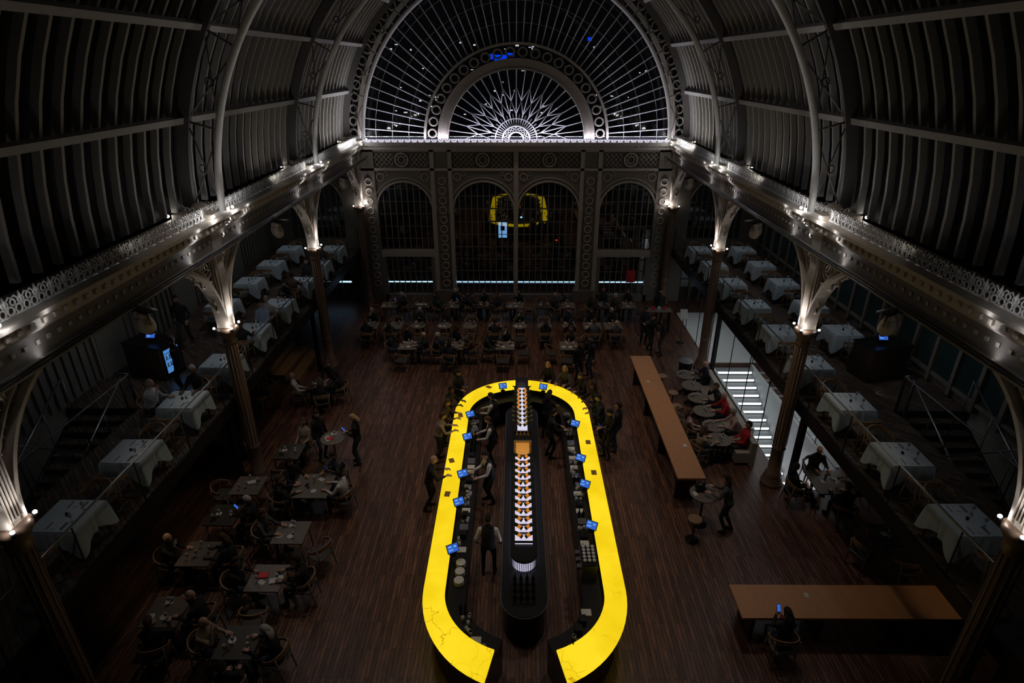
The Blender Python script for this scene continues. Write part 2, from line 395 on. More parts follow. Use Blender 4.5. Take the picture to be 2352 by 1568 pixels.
# ---------------------------------------------------------------- back wall
b=MB(); F=28.45; Bk=28.75
def slab(x0,x1,z0,z1,mt='cream',f=F,bk=Bk): b.boxmm(x0,x1,f,bk,z0,z1,mt)
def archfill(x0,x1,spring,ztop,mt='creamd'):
    cx=(x0+x1)/2;R=(x1-x0)/2;n=20
    for k in range(n):
        xa=x0+(x1-x0)*k/n;xb=x0+(x1-x0)*(k+1)/n
        za=spring+math.sqrt(max(0,R*R-(xa-cx)**2));zb=spring+math.sqrt(max(0,R*R-(xb-cx)**2))
        i=b.mi(mt);q=len(b.v)
        b.v+=[(xa,F+.08,za),(xb,F+.08,zb),(xb,F+.08,ztop),(xa,F+.08,ztop),(xa,Bk,za),(xb,Bk,zb)]
        b.face((q,q+1,q+2,q+3),i); b.face((q,q+4,q+5,q+1),i)
    for dr,r in((.05,.05),(.22,.03)):
        b.tube([(cx-(R+dr)*math.cos(pi*k/20),F+.05,spring+(R+dr)*math.sin(pi*k/20)) for k in range(21)],r,'cream',n=6)
def mullions(x0,x1,z0,spring,R,dx,dz,mt='creamd',y=28.56):
    cx=(x0+x1)/2;n=round((x1-x0)/dx)
    for k in range(1,n):
        x=x0+(x1-x0)*k/n; zt=spring+(math.sqrt(max(0,R*R-(x-cx)**2)) if R else 0)
        b.boxmm(x-.022,x+.022,y,y+.06,z0,zt,mt)
    z=z0+dz
    ztop=spring+(R or 0)
    while z<ztop-.05:
        h=(x1-x0)/2 if (z<spring or not R) else math.sqrt(max(0,R*R-(z-spring)**2))
        b.boxmm(cx-h,cx+h,y+.01,y+.05,z-.012,z+.012,mt); z+=dz
slab(-.11,.11,0,7.4)
for s in(-1,1):
    X=lambda a,c:(min(s*a,s*c),max(s*a,s*c))
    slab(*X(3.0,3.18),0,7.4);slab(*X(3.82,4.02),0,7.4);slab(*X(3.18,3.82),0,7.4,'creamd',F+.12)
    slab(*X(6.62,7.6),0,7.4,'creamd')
    slab(*X(2.9,4.1),0,.55,'creamd',F-.1)
    for z in [.9+.46*k for k in range(12)]: b.ring((s*3.5,F+.08,z),.17,.035,'cream','y',12,4)
    for z in [.9+.46*k for k in range(12)]: b.ring((s*6.95,F-.02,z),.15,.03,'cream','y',12,4)
    archfill(*X(.11,3.0),4.46,6.45); archfill(*X(4.02,6.62),4.6,6.45)
    mullions(*X(.11,3.0),.3,4.46,1.445,.29,.62); mullions(*X(4.02,6.62),2.6,4.6,1.3,.29,.6)
    slab(*X(4.02,6.62),2.3,2.62); mullions(*X(4.2,6.45),.3,2.3,0,.29,.6)
    slab(*X(4.02,4.2),0,2.3,'creamd');slab(*X(6.45,6.62),0,2.3,'creamd')
    slab(*X(.11,6.62),0,.3,'creamd')
    for cx,w_ in((1.555,1.2),(5.32,1.05)):
        for q in(-1,1):
            b.ring((s*(cx+q*w_),F+.04,6.15),.17,.03,'cream','y',12,4); b.ring((s*(cx+q*w_*.75),F+.04,6.3),.09,.02,'cream','y',10,4)
    slab(*X(.1,7.6),6.45,6.56);slab(*X(.1,7.6),7.3,7.42);slab(*X(.1,7.6),6.56,7.3,'truss',F+.2)
    for cx in(1.55,5.32):
        b.ring((s*cx,F+.1,6.93),.30,.045,'cream','y',18,5);b.ring((s*cx,F+.1,6.93),.16,.03,'cream','y',14,4)
        for j in range(8):
            a=2*pi*j/8; b.tube([(s*cx+.16*math.cos(a),F+.1,6.93+.16*math.sin(a)),(s*cx+.3*math.cos(a),F+.1,6.93+.3*math.sin(a))],.015,'cream',n=4)
    for (a0,a1) in((.2,1.15),(1.95,2.95),(4.1,4.95),(5.7,6.6)):
        n=round((a1-a0)/.24);st=(a1-a0)/n
        for k in range(n):
            for r in range(3):
                xa=s*(a0+st*k);xb=s*(a0+st*(k+1));z0=6.58+.235*r;z1=z0+.235
                b.tube([(xa,F+.14,z0),(xb,F+.14,z1)],.018,'cream',n=4);b.tube([(xa,F+.14,z1),(xb,F+.14,z0)],.018,'cream',n=4)
    slab(*X(7.6,8.3),0,7.4,'creamd');slab(*X(10.9,11.9),0,7.4,'creamd'); slab(*X(8.3,10.9),6.2,7.4,'creamd'); slab(*X(8.3,10.9),2.3,3.2,'creamd')
    archfill(*X(8.3,10.9),4.8,6.2); mullions(*X(8.3,10.9),3.2,4.8,1.3,.29,.6); mullions(*X(8.3,10.9),0,2.3,0,.5,1.1)
b.boxmm(-7.6,7.6,28.2,Bk,7.42,7.55,'cream');b.boxmm(-7.6,7.6,28.05,Bk,7.62,7.75,'cream');b.boxmm(-7.6,7.6,28.3,Bk,7.55,7.62,'creamd')
b.boxmm(-11.9,11.9,28.9,29.0,7.5,7.75,'dark')
b.obj('wall_back')
b=MB()
x=-7.0
while x<6.9: cresting_unit(b,(x,28.10,7.58),(1,0,0)); x+=.30
b.obj('trim_cresting_back')
def pane(nm,x0,x1,z0,z1,y=28.66):
    b=MB();i=b.mi('winglass');b.v+=[(x0,y,z0),(x1,y,z0),(x1,y,z1),(x0,y,z1)];b.face((0,1,2,3),i);b.obj(nm)
k=2
for x0,x1 in((-3,-.1),(.1,3),(-6.62,-4.02),(4.02,6.62),(-10.9,-8.3),(8.3,10.9)): pane('window_%d'%k,x0,x1,.3 if abs(x0)<8 else 0,6.3); k+=1
b=MB()
for x0,x1 in((-10.9,-8.3),(-6.62,-4.02),(-3,-.11),(.11,3),(4.02,6.62)): b.boxmm(x0,x1,28.625,28.65,.88,.95,'ledblue')
b.obj('led_handrail_strip')
# lunette
b=MB(); YL=28.5
def arcband(r0,r1,y0,y1,mt,n=64,a0=0,a1=180):
    rings=[]
    for k in range(n+1):
        a=math.radians(a0+(a1-a0)*k/n);c,s_=math.cos(a),math.sin(a)
        rings.append([V((r*c,y,CZ+.1+r*s_)) for r,y in((r0,y0),(r1,y0),(r1,y1),(r0,y1))])
    b.loft(rings,mt,sm=False)
ZL=CZ+.1
arcband(7.05,7.2,YL-.08,YL+.1,'cream');arcband(7.6,7.72,YL-.1,YL+.1,'cream')
for k in range(46):
    a=pi*(k+.5)/46; 
    c=V((7.4*math.cos(a),YL,ZL+7.4*math.sin(a))); b.ring(c,.17,.045,'cream','y',12,4)
arcband(4.1,4.2,YL-.1,YL+.1,'cream',48)
for k in range(22):
    a=pi*(k+.5)/22; b.ring((3.82*math.cos(a),YL-.02,ZL+3.82*math.sin(a)),.19,.045,'cream','y',12,4)
arcband(3.42,3.56,YL-.16,YL+.1,'cream',48);arcband(3.12,3.42,YL-.1,YL+.1,'cream',48);arcband(3.08,3.16,YL-.22,YL+.1,'cream',48)
M['bar']=mat('white_glazing_bar',(.72,.70,.72),.45)
for k in range(1,48):
    a=pi*k/48; c,s_=math.cos(a),math.sin(a)
    b.tube([(4.2*c,YL,ZL+4.2*s_),(7.05*c,YL,ZL+7.05*s_)],.026,'bar',n=4)
for r in(4.9,5.65,6.4): b.tube([(r*math.cos(pi*k/60),YL+.03,ZL+r*math.sin(pi*k/60)) for k in range(61)],.008,'bar',n=4)
b.tube([(0.95*math.cos(pi*k/24),YL,ZL+.95*math.sin(pi*k/24)) for k in range(25)],.03,'bar',n=4)
b.tube([(0.62*math.cos(pi*k/24),YL-.05,ZL+.62*math.sin(pi*k/24)) for k in range(25)],.05,'bar',n=6)
b.tube([(0.34*math.cos(pi*k/24),YL-.05,ZL+.34*math.sin(pi*k/24)) for k in range(25)],.05,'bar',n=6)
for k in range(9):
    a=pi*(k+.5)/9; b.ring((.48*math.cos(a),YL-.05,ZL+.48*math.sin(a)),.06,.02,'bar','y',8,4)
for k in range(0,25):
    a=pi*k/24; f=lambda r,aa=a:(r*math.cos(aa),YL,ZL+r*math.sin(aa))
    b.tube([f(.62),f(3.1)] if k%2==0 else [f(.62),f(1.15)],.024,'bar',n=4)
    if k<24:
        a2=pi*(k+1)/24
        r0,r1=(1.15,1.75) if k%2==0 else (1.75,1.15)
        b.tube([f(r0),f(r1,a2)],.02,'bar',n=4)
        if k%2==1: b.tube([f(1.75),f(3.1)],.02,'bar',n=4)
        r0,r1=(2.35,1.75) if k%2==0 else (1.75,2.35)
        b.tube([f(r0),f(r1,a2)],.02,'bar',n=4)
nv=[]
for p in b.v:   # the inner fan is slightly flattened, the outer arch slightly raised
    x,y,z=p; r=math.hypot(x,z-ZL); f=.94+.09*max(0,min(1,(r-4)/3.7)); nv.append((x,y,ZL+(z-ZL)*f))
b.v=nv
b.obj('lunette_fan_window')
b=MB();i=b.mi('lunglass')
pts=[(7.6*math.cos(pi*k/40),28.62,ZL+7.8*math.sin(pi*k/40)) for k in range(41)];b.v+=pts;b.face(range(41),i);b.obj('window_8')
b=MB()
b.boxmm(-7.0,7.0,28.22,28.30,7.755,7.85,'led');b.obj('led_cornice_tape')
light('cornice_back_led','AREA',(0,28.22,7.9),105,(.80,.78,1),14,target=(0,28.62,9.4),sy=.05)
# outside
b=MB()
for (x,y,z,w_,h,mt) in((-.95,40,11.2,.75,.5,'blue'),(-.35,40,11.45,.45,.2,'blue'),(-1.5,40,11.35,.2,.3,'blue'),(-1.3,40,16.6,.4,.12,'blue'),(-.4,40,16.6,.7,.15,'blue'),(4.4,40,12.3,.25,.2,'blue')):
    b.box((x,y,z),(w_,.05,h),mt)
for k in range(46):
    b.box((random.uniform(-9,9),random.uniform(38,46),random.choice([8.3,9.1,9.6,10.6,11.9])+random.uniform(-.2,.2)),(random.uniform(.04,.22),.05,random.uniform(.03,.1)),'citylight')
b.obj('city_lights')
b=MB(); b.box((-.72,32,2.75),(.56,.08,.95),'dark');b.box((-.72,31.95,2.75),(.46,.02,.85),'screenw');b.box((-.72,31.93,2.85),(.22,.02,.25),'dark');b.box((-.72,32,1.14),(.12,.08,2.32),'dark'); b.obj('street_display_panel')
b=MB();
for x,z,mt in((2.3,1.9,'redlight'),(.3,3.2,'ledblue')): b.box((x,33,z),(.12,.05,.06),mt); b.tube([(x,33.03,-.02),(x,33.03,z)],.03,'dark',n=5)
b.obj('street_signals')
b=MB(); b.boxmm(-14,14,29.1,48,-.3,-.02,mat('street_asphalt',(.02,.02,.02),.7)); b.obj('street_ground')
# ---------------------------------------------------------------- stairwell (right)
b=MB(); n=14
b.boxmm(7.75,9.6,13.6,21.4,-2.6,-2.4,'white'); b.boxmm(9.5,9.6,13.6,21.4,-2.4,-.02,'white'); b.boxmm(7.7,7.75,13.6,21.4,-2.4,-.02,'white')
for k in range(n):
    z=-(k+1)*2.4/(n+1);y=21.4-.33*(k+1)
    b.boxmm(7.95,9.5,y,y+.33,z-.12,z,'tread'); b.boxmm(8.0,9.45,y-.014,y,z-.11,z-.02,'lstair')
b.boxmm(7.85,7.95,16.7,21.4,-2.4,.0,'white')
b.obj('lit_staircase')
b=MB(); rail(b,(7.76,14.3,0),(7.76,20.8,0),2.3); rail(b,(7.76,21.5,0),(7.76,26.6,0),2.3); rail(b,(9.55,14,0),(9.55,21.4,0),1.05); b.obj('glass_stair_screen')
b=MB(); b.boxmm(7.8,9.8,21.5,26.8,0,.02,'white'); b.boxmm(9.6,11.8,14.6,18.2,0,.02,'white'); b.obj('landing_floor')
light('stair_light','AREA',(8.9,19,2.35),26,(.95,.97,1),1.0,target=(8.9,19,0),sy=5)
light('landing_light','AREA',(8.6,24,2.35),15,(.95,.97,1),.6,target=(8.6,24,0),sy=4)
light('landing_light','AREA',(10.2,16.5,2.35),8,(.95,.97,1),.6,target=(10.2,16.5,0),sy=2)
light('lower_landing_light','AREA',(8.8,15,-.4),12,(.95,.97,1),.8,target=(8.8,15.2,-3))
b=MB(); b.boxmm(7.02,7.2,14.7,19.4,.0,.80,'cream_seat'); b.boxmm(6.6,7.02,14.7,19.4,.1,.45,'cream_seat'); b.boxmm(6.65,7.15,14.75,19.35,0,.1,'dark'); b.obj('banquette_bench')
# ---------------------------------------------------------------- bar
BX=.2
EY=9.0; EK=2.2/2.1
def barpath():
    pts=[]
    A0=20.5
    for k in range(15):
        a=math.radians(270-A0-(90-A0)*k/14); pts.append((BX,EY,a))
    n=14
    for k in range(1,n): pts.append(('L',EY+(15.9-EY)*k/n))
    for k in range(29): pts.append((BX,15.9,math.radians(180-180*k/28)))
    for k in range(1,n): pts.append(('R',15.9-(15.9-EY)*k/n))
    for k in range(15): a=math.radians(0-(90-A0)*k/14); pts.append((BX,EY,a))
    return pts
PTH=barpath()
def OI(off_o=0,off_i=0):
    O=[];I=[]
    for p in PTH:
        if p[0] in('L','R'):
            s=-1 if p[0]=='L' else 1
            O.append((BX+s*(2.1-off_o),p[1]));I.append((BX+s*(1.65-off_i),p[1]))
        else:
            cx,cy,a=p;c,s_=math.cos(a),math.sin(a);kk=EK if cy<10 else 1
            O.append((cx+(2.1-off_o)*c,cy+(2.1*kk-off_o)*s_));I.append((cx+(1.65-off_i)*c,cy+(1.5-off_i)*s_))
    return O,I
b=MB();O,I=OI()
seams=[0,8,15,19,22,26,30,38,45,52,58,61,65,68,72,79,len(PTH)-1]
for q in range(len(seams)-1):
    a,c=seams[q],seams[q+1];rings=[]
    for k in range(a,c+1):
        ox,oy=O[k];ix,iy=I[k]
        if k==a or k==c:
            kk=k+1 if k==a else k-1; f=.018
            ox+=(O[kk][0]-ox)*f;oy+=(O[kk][1]-oy)*f;ix+=(I[kk][0]-ix)*f;iy+=(I[kk][1]-iy)*f
        rings.append([V((ix,iy,1.06)),V((ox,oy,1.06)),V((ox,oy,1.10)),V((ix,iy,1.10))])
    b.loft(rings,'onyx',sm=False)
O2,_=OI(.12,0);_,I3=OI(0,.0);_,I4=OI(0,.42);O5,_=OI(.16,0)
b.loft([[V((I3[k][0],I3[k][1],1.03)),V((O2[k][0],O2[k][1],1.03)),V((O2[k][0],O2[k][1],1.058)),V((I3[k][0],I3[k][1],1.058))] for k in range(len(O))],'dark',sm=False)
b.loft([[V((I3[k][0],I3[k][1],0)),V((O5[k][0],O5[k][1],0)),V((O2[k][0],O2[k][1],1.03)),V((I3[k][0],I3[k][1],1.03))] for k in range(len(O))],'darkwood',sm=False)
b.loft([[V((I4[k][0],I4[k][1],.84)),V((I3[k][0],I3[k][1],.84)),V((I3[k][0],I3[k][1],.88)),V((I4[k][0],I4[k][1],.88))] for k in range(len(O))],'dark',sm=False)
_,I5=OI(0,.38)
b.loft([[V((I5[k][0],I5[k][1],0)),V((I3[k][0],I3[k][1],0)),V((I3[k][0],I3[k][1],.84)),V((I5[k][0],I5[k][1],.84))] for k in range(len(O))],'dark',sm=False)
b.obj('oval_bar_counter')
b=MB()
def clutter(x,y):
    r=random.random()
    if r<.4:
        for q in range(4): b.lathe((x+random.uniform(-.1,.1),y+random.uniform(-.1,.1),.88),[(.028,0),(.035,.12),(.03,.12)],'clear',n=8)
    elif r<.6:
        for q in range(2): b.lathe((x+.1*q-.05,y,.88),[(.035,0),(.037,.17),(.014,.22),(.014,.29)],'dbottle',n=8)
    elif r<.8: b.box((x,y,.93),(.2,.2,.1),'steel')
    elif r<.9: b.box((x,y,.90),(.2,.16,.03),'paper')
    else: b.box((x,y,.95),(.14,.16,.14),'dark')
for s in(-1,1):
    y=10.3
    while y<16.2:
        clutter(BX+s*1.42,y); y+=.22
for k in range(5): clutter(BX-1.25+.1*k,8.6-.22*k); clutter(BX+1.25-.1*k,8.6-.22*k)
b.obj('bar_glassware_and_tools')
b=MB()
b.box((0,0,.2),(.34,.6,.4),'steel');b.box((0,0,.42),(.32,.58,.03),'dark')
for q in(-.2,0,.2): 
    b.tube([(-.17,q,.25),(-.26,q,.22)],.02,'dark',n=6); b.box((-.22,q,.3),(.1,.1,.06),'steel')
for i_ in range(3):
    for j in range(5): b.lathe((-.1+.1*i_,-.2+.1*j,.435),[(.025,0),(.04,.06),(.036,.06)],'paper',n=8)
b.obj('espresso_machine',(BX+1.4,9.75,.88))
b=MB()
for i_ in range(3):
    for q in range(9): b.lathe((0,-.25+.25*i_,.012*q),[(.06,0),(.11,.01),(.1,.01)],'paper',n=14)
b.obj('plate_stack',(BX-1.4,9.6,.88))
def monitor_mesh(mt='screen'):
    b=MB()
    b.lathe((0,0,0),[(.08,0),(.08,.015)],'dark',n=10); b.tube([(0,0,.01),(0,0,.14)],.018,'dark',n=6)
    R=Matrix.Rotation(math.radians(-38),3,'X')
    b.box((0,0,.19),(.27,.025,.20),'dark',R); b.box(V((0,0,.19))+R@V((0,-.015,0)),(.245,.004,.17),mt,R)
    for (dx,dz,w_,h) in((-.06,.04,.07,.025),(.06,.03,.05,.03),(-.05,-.03,.10,.02)): b.box(V((0,0,.19))+R@V((dx,-.018,dz)),(w_,.003,h),'screenw',R)
    return b.mesh('monitor')
mm=monitor_mesh()
for y in(15.5,14.3,12.6,11.5,9.95): put(mm,'point_of_sale_monitor',(BX-1.58,y,1.10),rz=math.radians(28))
for y in(15.0,13.3,12.2,10.7): put(mm,'point_of_sale_monitor',(BX+1.58,y,1.10),rz=math.radians(-28))
put(mm,'point_of_sale_monitor',(BX-.62,17.25,1.10),math.radians(12));put(mm,'point_of_sale_monitor',(BX+.72,17.2,1.10),math.radians(-20))
b=MB()
for x,y,r in((-1.75,13.4,.3),(-1.7,15.7,.2),(2.1,12.9,0),(-1.72,12.0,-.1),(-.9,17.5,.9),(2.1,14.3,0)):
    b.box((x,y,1.104),(.14,.2,.006),'gold',Matrix.Rotation(r,3,'Z'))
b.obj('bar_menus')
b=MB()
def stad(r,y0,y1,z,n=14):
    return [V((BX+r*math.cos(pi*k/n),y1+r*math.sin(pi*k/n),z)) for k in range(n+1)]+[V((BX+r*math.cos(pi+pi*k/n),y0+r*math.sin(pi+pi*k/n),z)) for k in range(n+1)]
b.loft([stad(.44,8.98,16.2,0),stad(.44,8.98,16.2,.82)],'dark',sm=False);b.loft([stad(.5,8.98,16.2,.82),stad(.5,8.98,16.2,.86)],'steel',sm=False);b.loft([stad(.485,8.98,16.2,.86),stad(.485,8.98,16.2,.88)],'dark',sm=False)
b.loft([stad(.27,9.95,13.5,.88),stad(.27,9.95,13.5,1.14)],'lwhite',sm=False)
for k in range(22):
    a=pi+pi*k/21; b.tube([(BX+.28*math.cos(a),9.95+.28*math.sin(a),.88),(BX+.28*math.cos(a),9.95+.28*math.sin(a),1.14)],.010,'steel',n=4)
b.loft([stad(.30,9.95,13.5,1.14),stad(.30,9.95,13.5,1.18)],'dark',sm=False)
b.boxmm(BX-.20,BX+.20,10.2,13.5,1.18,1.22,'lwhite')
yy=10.2
while yy<13.5: b.boxmm(BX-.21,BX+.21,yy-.012,yy+.012,1.22,1.27,'dark'); yy+=.27
b.boxmm(BX-.22,BX+.22,13.55,14.0,.88,1.60,'dark');b.boxmm(BX-.24,BX+.24,13.53,13.6,1.2,1.64,'gold'); b.boxmm(BX-.18,BX+.18,13.51,13.53,1.25,1.6,'amber'); b.boxmm(BX-.22,BX+.22,13.6,14.0,1.6,1.62,'dark')
for q in(-.15,-.05,.05,.15): b.lathe((BX+q,13.8,1.62),[(.03,0),(.03,.1),(.01,.14),(.01,.2)],'gold',n=8)
b.boxmm(BX-.2,BX+.2,14.0,16.6,.88,1.62,'dark'); b.boxmm(BX-.24,BX+.24,14.0,16.6,1.62,1.66,'dark'); b.boxmm(BX-.14,BX+.14,14.05,16.4,1.66,1.70,'lwhite'); b.boxmm(BX-.2,BX+.2,16.4,16.65,1.6,1.95,'dark')
b.obj('central_bar_island')
b=MB()
def bottle(o,tilt,foil='orange',yaw=0):
    o=V(o); R=Matrix.Rotation(yaw,3,'Z')@Matrix.Rotation(tilt,3,'Y')
    ring=lambda r,z:[o+R@V((r*math.cos(2*pi*j/8),r*math.sin(2*pi*j/8),z)) for j in range(8)]
    b.loft([ring(.044,0),ring(.044,.05)],'bottle');b.loft([ring(.045,.05),ring(.045,.125)],foil,cap=False);b.loft([ring(.044,.125),ring(.044,.165),ring(.036,.20),ring(.017,.24)],'bottle')
    b.loft([ring(.0175,.235),ring(.0165,.29),ring(.019,.30),ring(.012,.31)],foil if foil=='gold' else 'bottle')
y=10.33
while y<13.5:
    for s in(-1,1): bottle((BX+s*.03,y-.03,1.285),s*math.radians(68),'orange',s*.45)
    y+=.27
y=14.15
while y<16.3:
    for s in(-1,1): bottle((BX+s*.03,y,1.76),s*math.radians(66),'gold' if y<15 else 'orange',s*.45)
    y+=.24
b.obj('champagne_bottle_display')
b=MB()
for k in range(4):
    for j in range(4):
        b.lathe((BX-.2+.13*k,8.85+.17*j,.88),[(.038,0),(.038,.17),(.014,.22),(.014,.29)],'dbottle',n=8)
b.obj('wine_bottle_cluster')
# ---------------------------------------------------------------- furniture meshes
def chair_mesh():
    b=MB()
    b.loft([[V((x*w_,y*d-.0,z)) for x,y in((-.8,-1),(.8,-1),(1,-.6),(1,.8),(.8,1),(-.8,1),(-1,.8),(-1,-.6))] for w_,d,z in((.22,.21,.42),(.24,.225,.435),(.24,.225,.455),(.21,.2,.465))],'seat',sm=False)
    for x in(-1,1):
        b.tube([(x*.20,.19,.43),(x*.235,.22,0)],[.02,.013],'wood2',n=6); b.tube([(x*.25,-.17,.74),(x*.21,-.17,.43),(x*.22,-.24,0)],[.016,.02,.013],'wood2',n=6)
        b.tube([(x*.235,.12,.44),(x*.27,.10,.665)],.013,'wood2',n=5)
        b.tube([(x*.2,.19,.40),(x*.21,-.17,.40)],.012,'wood2',n=4)
    rings=[]
    for k in range(13):
        a=math.radians(-20+220*k/12); c,s_=math.cos(a),math.sin(a)
        h=.67+.09*max(0,s_); t=.03+.03*max(0,s_)
        p=V((.28*c,-.0-.25*s_,h)); o=V((c,-s_,0))*.012
        rings.append([p-o-V((0,0,t)),p+o-V((0,0,t)),p+o+V((0,0,t)),p-o+V((0,0,t))])
    b.loft(rings,'wood2',sm=False)
    return b.mesh('dining_chair')
CH=chair_mesh()
def things(b,z,r,n,rs):
    for k in range(n):
        a=rs.uniform(0,2*pi);q=rs.uniform(.3,1)*r;x,y=q*math.cos(a),q*math.sin(a);t=rs.random()
        if t<.45: b.lathe((x,y,z),[(.03,0),(.03,.004),(.005,.01),(.005,.09),(.035,.13),(.03,.2),(.027,.2)],'clear',n=8)
        elif t<.6: b.lathe((x,y,z),[(.05,0),(.08,.012),(.075,.012)],'paper',n=12)
        elif t<.72: b.box((x,y,z+.004),(.11,.16,.006),'paper',Matrix.Rotation(a,3,'Z'))
        elif t<.9: b.box((x,y,z+.006),(.075,.15,.01),'dark',Matrix.Rotation(a,3,'Z'))
        else: b.lathe((x,y,z),[(.03,0),(.034,.1),(.03,.1)],'clear',n=8)
def sq_table(w_,d,mt,seed,h=.75):
    b=MB();rs=random.Random(seed)
    b.box((0,0,h-.015),(w_,d,.03),mt); b.box((0,0,h-.06),(w_-.12,d-.12,.06),'dark')
    for x in(-1,1):
        for y in(-1,1): b.tube([(x*(w_/2-.07),y*(d/2-.07),h-.03),(x*(w_/2-.05),y*(d/2-.05),0)],[.025,.016],'wood2',n=6)
    things(b,h,min(w_,d)*.38,6,rs)
    return b.mesh('table')
def rd_table(r,mt,seed,h=.75):
    b=MB();rs=random.Random(seed)
    b.lathe((0,0,0),[(.2,0),(.2,.02),(.03,.04),(.025,h-.05),(.08,h-.03)],'dark',n=16)
    b.lathe((0,0,h-.03),[(r-.01,0),(r,.005),(r,.025),(r-.005,.03)],mt,n=28)
    things(b,h,r*.65,4,rs)
    return b.mesh('round_table')
SQ=[sq_table(.76,.76,'ttop',k) for k in range(3)]+[sq_table(.76,.76,'ttopd',5)]
RD=[rd_table(.32,'ttop',k) for k in range(3)]
def cloth_table():
    b=MB();n=96;h=.75;rings=[]
    def prof(k,off,drop):
        a=2*pi*k/n;c,s_=math.cos(a),math.sin(a);m_=max(abs(c),abs(s_))
        x,y=c/m_*.98,s_/m_*.98
        corner=(abs(c*s_)*2)**4
        L=drop*(.34+.22*corner)
        f=off*(.02+.024*math.cos(11*a+1)*(1-corner)+.02*math.cos(19*a)*(1-corner)+.05*corner)
        return V((x*(.44+f),y*(.44+f),h-L))
    rings.append([V((prof(k,0,0).x*.985,prof(k,0,0).y*.985,h+.002)) for k in range(n)])
    for t in(.03,.25,.5,.75,1.): rings.append([prof(k,t**.7,t) for k in range(n)])
    b.loft(rings,'cloth',cap=False)
    i=b.mi('cloth');b.face([k for k in range(n)],i)
    for x in(-1,1):
        for y in(-1,1): b.tube([(x*.36,y*.36,h-.01),(x*.36,y*.36,0)],.022,'dark',n=6)
    for s in(-1,1):
        for dx in(-.13,.12,.15): b.box((dx,s*.28,h+.006),(.012,.19,.004),'dark')
        b.box((-.0,s*.29,h+.008),(.09,.14,.01),'cloth'); b.lathe((.2,s*.16,h+.002),[(.028,0),(.004,.008),(.004,.08),(.032,.12),(.026,.18)],'clear',n=8)
    b.lathe((0,0,h+.002),[(.025,0),(.03,.05),(.02,.06)],'dark',n=8)
    return b.mesh('cloth_table')
CT=cloth_table()
def ctable(x,y,chairs=(0,1)):
    put(CT,'white_clothed_dining_table',(x,y,BZ),random.uniform(-.02,.02))
    for c in chairs:
        s=(-1,1)[c]; put(CH,'dining_chair',(x+random.uniform(-.04,.04),y+s*.78,BZ),0 if s<0 else pi)
YT=[8.45,10.45,12.6,14.7,16.9,19.1,21.4,23.6,25.8]
for y in YT:
    ctable(8.2,y); ctable(-8.2,y)
for y in YT[4:]: ctable(10.15,y)
for y in YT[5:]: ctable(-10.15,y)
# ---------------------------------------------------------------- people
def ik(S,T,l1,l2,pole):
    S=V(S);T=V(T);d=T-S;L=min(d.length,(l1+l2)*.998);dn=d.normalized();T=S+dn*L
    a=(l1*l1-l2*l2+L*L)/(2*L);h=math.sqrt(max(0,l1*l1-a*a));p=V(pole);p=p-dn*p.dot(dn);p.normalize()
    return S+dn*a+p*h,T
POSE={
 'stand':dict(pel=.93,lean=1,wr=((-.25,.05,.83),(.25,.06,.84)),an=((-.11,-.02),(.12,.05)),hp=8),
 'stride':dict(pel=.91,lean=4,wr=((-.24,.20,.92),(.25,-.10,.88)),an=((-.09,-.22),(.10,.24)),hp=5),
 'lean':dict(pel=.92,lean=13,wr=((-.17,.44,1.15),(.15,.46,1.15)),an=((-.12,-.05),(.12,-.16)),hp=12),
 'work':dict(pel=.92,lean=11,wr=((-.14,.40,1.0),(.16,.42,1.04)),an=((-.12,-.03),(.12,.03)),hp=32),
 'phone':dict(pel=.93,lean=2,wr=((-.06,.30,1.18),(.12,.28,1.08)),an=((-.1,0),(.11,.06)),hp=28,phone=1),
 'back':dict(pel=.93,lean=5,wr=((-.27,.12,.90),(.27,.14,.90)),an=((-.13,0),(.13,.02)),hp=22),
 'sit':dict(pel=.55,lean=10,wr=((-.17,.42,.80),(.17,.44,.80)),an=((-.13,.42),(.13,.36)),hp=12,seat=1),
 'sitchin':dict(pel=.55,lean=14,wr=((-.16,.42,.80),(.07,.30,1.04)),an=((-.13,.34),(.12,.46)),hp=8,seat=1),
 'sitback':dict(pel=.55,lean=-9,wr=((-.10,.22,.66),(.12,.24,.66)),an=((-.13,.44),(.15,.50)),hp=2,seat=1),
 'sitphone':dict(pel=.55,lean=8,wr=((-.05,.34,.92),(.14,.38,.82)),an=((-.12,.38),(.13,.42)),hp=34,seat=1,phone=1),
}
SL=dict(top=0,legs=1,skin=2,hair=3,shoe=4,vest=5)
PM={}
pmats=[mat('cloth_top',(.03,.03,.035),.8),mat('cloth_trousers',(.02,.02,.025),.8),mat('skin',(.52,.32,.24),.5),mat('hair',(.03,.02,.015),.6),mat('shoe_leather',(.015,.012,.01),.4),mat('cloth_vest',(.02,.02,.022),.8)]
